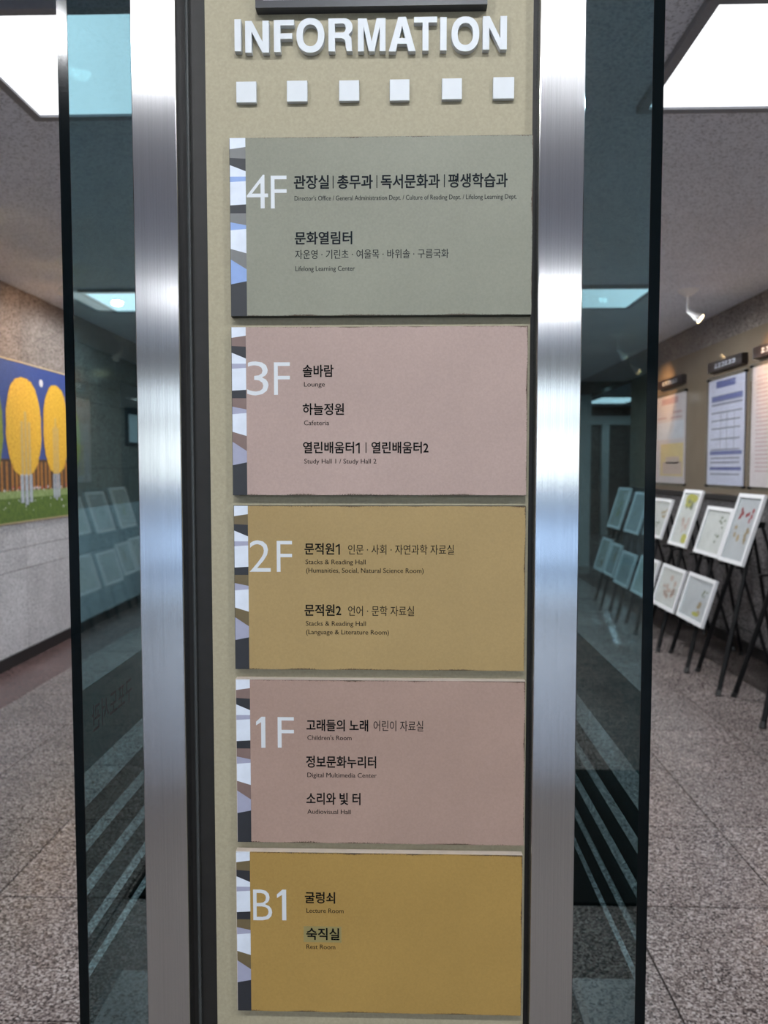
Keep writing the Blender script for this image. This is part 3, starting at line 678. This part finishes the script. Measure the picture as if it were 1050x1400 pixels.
# dark framed board further along the left wall
fbd = thing('framed_board', (XL, 8.65, 1.80), 'dark framed pale board far along the left wall, seen through the left glass', 'framed board')
mb = MB(); a0, a1, z0, z1 = 8.35, 9.35, 1.80, 2.22
mb.box((XL + .0005, a0, z0), (XL + 0.03, a1, z0 + 0.035)); mb.box((XL + .0005, a0, z1 - 0.07), (XL + 0.03, a1, z1)); mb.box((XL + .0005, a0, z0 + .035), (XL + 0.03, a0 + 0.04, z1 - .07)); mb.box((XL + .0005, a1 - 0.04, z0 + .035), (XL + 0.03, a1, z1 - .07))
mb.build('frame', M['frame_dark'], fbd); box('sheet', (XL + .0005, a0 + .04, z0 + .035), (XL + 0.018, a1 - .04, z1 - .07), M['paper_grey'], fbd)

# ------------------------------------------------------------------ notice boards on the right wall
WX = XR - 0.0125
def poster(y0, y1, z0, z1, mat, prints, label):
    t = thing('wall_notice', (WX, (y0 + y1) / 2, z0), label, 'notice board', 'notice boards on the right wall')
    box('sheet', (WX - 0.016, y0 + 0.03, z0 + 0.03), (WX - 0.006, y1 - 0.03, z1 - 0.03), mat, t)
    for k, (nm, rects, mk) in enumerate(prints):
        mb = MB()
        for (a, b, c, d_) in rects:   # fractions: a,b from the right-hand (near) edge; c,d from the top
            mb.box((WX - 0.0165 - 0.0004 * k, y1 - 0.03 - (y1 - y0 - .06) * a, z1 - 0.03 - (z1 - z0 - .06) * c), (WX - 0.0162 - 0.0004 * k, y1 - 0.03 - (y1 - y0 - .06) * b, z1 - 0.03 - (z1 - z0 - .06) * d_))
        mb.build(nm, M[mk], t)
    box('cover', (WX - 0.024, y0, z0), (WX - 0.020, y1, z1), M['clear'], t)
    for yy in (y0 + 0.02, y1 - 0.02):
        for zz in (z0 + 0.02, z1 - 0.02):
            MB().tube((WX - 0.0002, yy, zz), (WX - 0.030, yy, zz), 0.011, 0.011, 10).build('standoff', M['black_metal'], t)
def hdr(y0, y1, z0, z1, label):
    t = thing('name_sign', (WX, (y0 + y1) / 2, z0), label, 'sign', 'dark name signs above the notices')
    box('board', (WX - 0.05, y0, z0), (WX - 0.0002, y1, z1), M['sign_black'], t)
    mb = MB(); n = 6; w_ = (y1 - y0) * 0.62 / n; ys = (y0 + y1) / 2 - (y1 - y0) * 0.31
    for k in range(n):
        a = ys + k * w_
        mb.box((WX - 0.0506, a, z0 + 0.028), (WX - 0.0502, a + w_ * 0.75, z0 + 0.036)); mb.box((WX - 0.0506, a + w_ * 0.2 * (k % 3), z0 + 0.028), (WX - 0.0502, a + w_ * (0.2 * (k % 3) + 0.15), z1 - 0.024))
        mb.box((WX - 0.0506, a + w_ * .1, z1 - 0.034), (WX - 0.0502, a + w_ * 0.7, z1 - 0.026))
    mb.build('blurred_characters', M['p_white'], t)
# far notice: pink heading, white block, yellow photo, peach picture  (near edge = smaller Y = right-hand side)
poster(7.90, 8.89, 1.36, 2.36, M['poster_pink'], [('heading', [(.78, .22, .03, .10)], 'print_red'), ('text_block', [(.9, .62, .19, .215), (.9, .55, .25, .27), (.4, .08, .24, .26), (.92, .3, .36, .375), (.92, .5, .40, .415)], 'print_red'),
       ('pale_block', [(.97, .08, .30, .50)], 'sheet'), ('yellow_picture', [(.97, .22, .55, .92)], 'print_yellow'), ('pale_figure', [(.93, .30, .76, .90), (.85, .4, .70, .78)], 'peach')],
       'far notice board with a yellow picture at its foot, beside the right glass')
rows = [(.94, .10, .155, .215), (.94, .10, .23, .25), (.94, .10, .31, .325)] + [(.9, .10, z, z + .014) for z in (.385, .46, .56, .66, .74, .78, .845, .89)] + [(c, c - .012, .33, .66) for c in (.75, .55, .38)]
poster(6.53, 7.36, 1.367, 2.385, M['poster_lav'], [('heading', [(.75, .22, .02, .085)], 'print_blue'), ('printed_table', rows, 'print_grey'), ('blue_rows', [(.95, .10, .16, .205), (.96, .08, .68, .715), (.95, .08, .83, .86)], 'print_blue')],
       'middle notice board with a blue timetable print')
rows = [(.40 + .5, .62, .08 + .034 * k, .095 + .034 * k) for k in range(24)] + [(.5, .1, .08 + .034 * k, .09 + .034 * k) for k in range(24)]
poster(5.55, 6.46, 1.367, 2.40, M['poster_pink'], [('printed_table', rows, 'print_red')], 'near notice board with rows of small print, cut by the right edge of the picture')
hdr(7.96, 8.69, 2.415, 2.505, 'dark name sign above the far notice board')
hdr(6.56, 7.28, 2.425, 2.515, 'dark name sign above the middle notice board')
hdr(5.65, 6.36, 2.43, 2.52, 'dark name sign above the near notice board, cut by the picture edge')

# ------------------------------------------------------------------ easels with framed drawings
def PX(z, off=0.0): return 2.07 + 0.3 * z + off
def easel(yc, label, shelves=(True, True)):
    t = thing('easel', (2.45, yc, 0), label, 'easel', 'black folding easels along the right wall')
    for s in (-1, 1):
        foot = (2.19 + 0.05 * s, yc + 0.315 * s, 0.004); top = (PX(1.2) + 0.05, yc + 0.07 * s, 1.20)
        MB().tube(foot, top, 0.018, 0.015, 8).build('leg', M['black_metal'], t)
        MB().tube((foot[0] - .004, foot[1] + .004 * s, 0.0005), (foot[0] + .008, foot[1] - .007 * s, 0.035), 0.022, 0.019, 8).build('rubber_foot', M['black'], t)
        foot = (2.80, yc + 0.255 * s, 0.004); top = (PX(1.2) + 0.085, yc + 0.08 * s, 1.14)
        MB().tube(foot, top, 0.014, 0.011, 8).build('leg', M['black_metal'], t)
        MB().tube((foot[0], foot[1] + .004 * s, 0.0005), (foot[0] - .006, foot[1] - .007 * s, 0.035), 0.021, 0.018, 8).build('rubber_foot', M['black'], t)
    MB().box((PX(1.2) + 0.035, yc - 0.09, 1.13), (PX(1.2) + 0.10, yc + 0.09, 1.17)).build('hinge_block', M['black_metal'], t)
    MB().tube((2.74, yc - 0.215, 0.25), (2.74, yc + 0.215, 0.25), 0.007, 0.007, 6).build('crossbar', M['black_metal'], t)
    for z, on in zip((0.365, 0.865), shelves):
        if not on: continue
        k = yc + (0.0 if z > .6 else -0.2)
        for s in (-1, 1):
            ky = yc + s * (0.315 - 0.245 * z / 1.2)
            MB().box((PX(z) - 0.022, ky - 0.014, z - 0.016), (PX(z) + 0.06, ky + 0.014, z - 0.002)).build('peg', M['black_metal'], t)
    return t
def drawing(y0, y1, z0, z1, mat, marks, label, name='framed_drawing'):
    """picture leaning back on the easel plane"""
    t = thing(name, (PX(z0), (y0 + y1) / 2, z0), label, 'framed picture', 'white framed drawings on the easels')
    nrm = Vector((-1, 0, 0.3)).normalized()
    def P(y, z, d): return tuple(Vector((PX(z), y, z)) + nrm * d)
    def slab(mb, a, b, c, d_, n0, n1, mi=0):
        mb.hexa([P(a, c, n0), P(b, c, n0), P(b, c, n1), P(a, c, n1), P(a, d_, n0), P(b, d_, n0), P(b, d_, n1), P(a, d_, n1)], mi)
    f = 0.028; mb = MB()
    slab(mb, y0, y1, z0, z0 + f, -0.004, 0.018); slab(mb, y0, y1, z1 - f, z1, -0.004, 0.018)
    slab(mb, y0, y0 + f, z0 + f, z1 - f, -0.004, 0.018); slab(mb, y1 - f, y1, z0 + f, z1 - f, -0.004, 0.018)
    mb.build('frame', M['white_frame'], t)
    mb = MB(); slab(mb, y0 + f, y1 - f, z0 + f, z1 - f, -0.002, 0.004); mb.build('paper', mat, t)
    W, H = y1 - y0 - 2 * f, z1 - z0 - 2 * f
    for k, (mk, blobs) in enumerate(marks):
        mb = MB()
        for (u, v, ru, rv) in blobs:       # u: 0 = far side (left in view), v: 0 = top
            cy, cz = y1 - f - u * W, z1 - f - v * H
            n = 10; c_ = [P(cy + ru * W * math.cos(2 * math.pi * i / n) * random.uniform(.8, 1.1), cz + rv * H * math.sin(2 * math.pi * i / n) * random.uniform(.8, 1.1), 0.0045 + 0.0003 * k) for i in range(n)]
            mb.add(c_, [tuple(range(n))])
        mb.build('painted_motif', M[mk], t)
    mb = MB(); slab(mb, y0 + f, y1 - f, z0 + f, z1 - f, 0.010, 0.012); mb.build('glazing', M['clear'], t)
    return t
ec = [4.88, 5.53, 6.12, 6.78, 7.42, 8.05, 8.68]
en = ['black easel nearest the camera, mostly cut by the right edge', 'black easel holding the tall red flower drawing', 'black easel holding two drawings, second one visible from the right edge',
      'black easel with the yellow and green drawing, nearest the right glass', 'black easel just behind the black edge of the right glass', 'black easel seen through the right glass, nearer one', 'farthest black easel seen through the right glass']
for y, l in zip(ec, en): easel(y, l, (y > 5.6, True))
fl = lambda n, u0, u1, v0, v1, r: [(random.uniform(u0, u1), random.uniform(v0, v1), r * random.uniform(.6, 1.2), r * random.uniform(.5, 1.1)) for _ in range(n)]
drawing(5.31, 5.71, .87, 1.362, M['paper_grey'], [('red_paint', fl(14, .2, .8, .18, .36, .05)), ('ochre_paint', fl(12, .2, .8, .48, .68, .06))], 'tall white framed drawing with red flowers, upper right')
drawing(5.72, 6.205, .876, 1.246, M['paper'], [('grn_paint', fl(5, .6, .85, .12, .4, .05)), ('grn_paint', fl(4, .6, .8, .5, .75, .04))], 'wide white framed drawing half hidden behind the red flower drawing')
drawing(6.40, 6.81, .883, 1.36, M['paper'], [('yel_paint', [(.5, .1, .42, .1), (.42, .22, .3, .07), (.75, .9, .2, .1)]), ('grn_paint', fl(8, .3, .7, .1, .3, .06)), ('peach', fl(8, .3, .7, .5, .75, .07))], 'tall white framed drawing painted yellow and green at its top')
drawing(7.03, 7.55, .90, 1.26, M['paper'], [('ochre_paint', fl(10, .5, .9, .2, .45, .05)), ('grn_paint', fl(8, .4, .7, .6, .85, .05))], 'white framed drawing of brown leaves next to the black glass edge')
drawing(7.72, 8.18, .88, 1.30, M['paper_grey'], [('grn_paint', fl(8, .3, .7, .3, .7, .05))], 'upper framed drawing seen through the right glass, nearer one')
drawing(8.38, 8.84, .88, 1.33, M['paper'], [('yel_paint', fl(6, .3, .6, .3, .7, .07))], 'upper framed drawing seen through the right glass, farthest one')
drawing(5.615, 6.14, .376, .725, M['paper_grey'], [('grn_paint', fl(8, .65, .85, .22, .4, .035)), ('ochre_paint', fl(8, .6, .8, .55, .85, .06)), ('yel_paint', [(.62, .86, .14, .06)])], 'lower white framed drawing of a sprig, nearest of the lower row')
drawing(6.215, 6.75, .37, .718, M['paper'], [('peach', fl(14, .25, .75, .2, .75, .09))], 'lower white framed drawing with a pinkish wash, second of the lower row')
drawing(6.86, 7.38, .37, .72, M['paper'], [('grn_paint', fl(6, .3, .7, .3, .7, .05))], 'lower white framed drawing third in the row, cut by the black glass edge')
drawing(7.52, 7.98, .37, .70, M['paper_grey'], [('grn_paint', fl(6, .3, .7, .3, .7, .05))], 'lower framed drawing seen through the right glass, nearest')
drawing(8.06, 8.42, .40, .74, M['paper_grey'], [('ochre_paint', [(.55, .4, .12, .3)])], 'lower framed drawing with a brown stroke, seen through the right glass')
drawing(8.48, 8.86, .40, .76, M['paper'], [('ochre_paint', [(.6, .8, .14, .12)])], 'lower framed drawing, farthest one seen through the right glass')
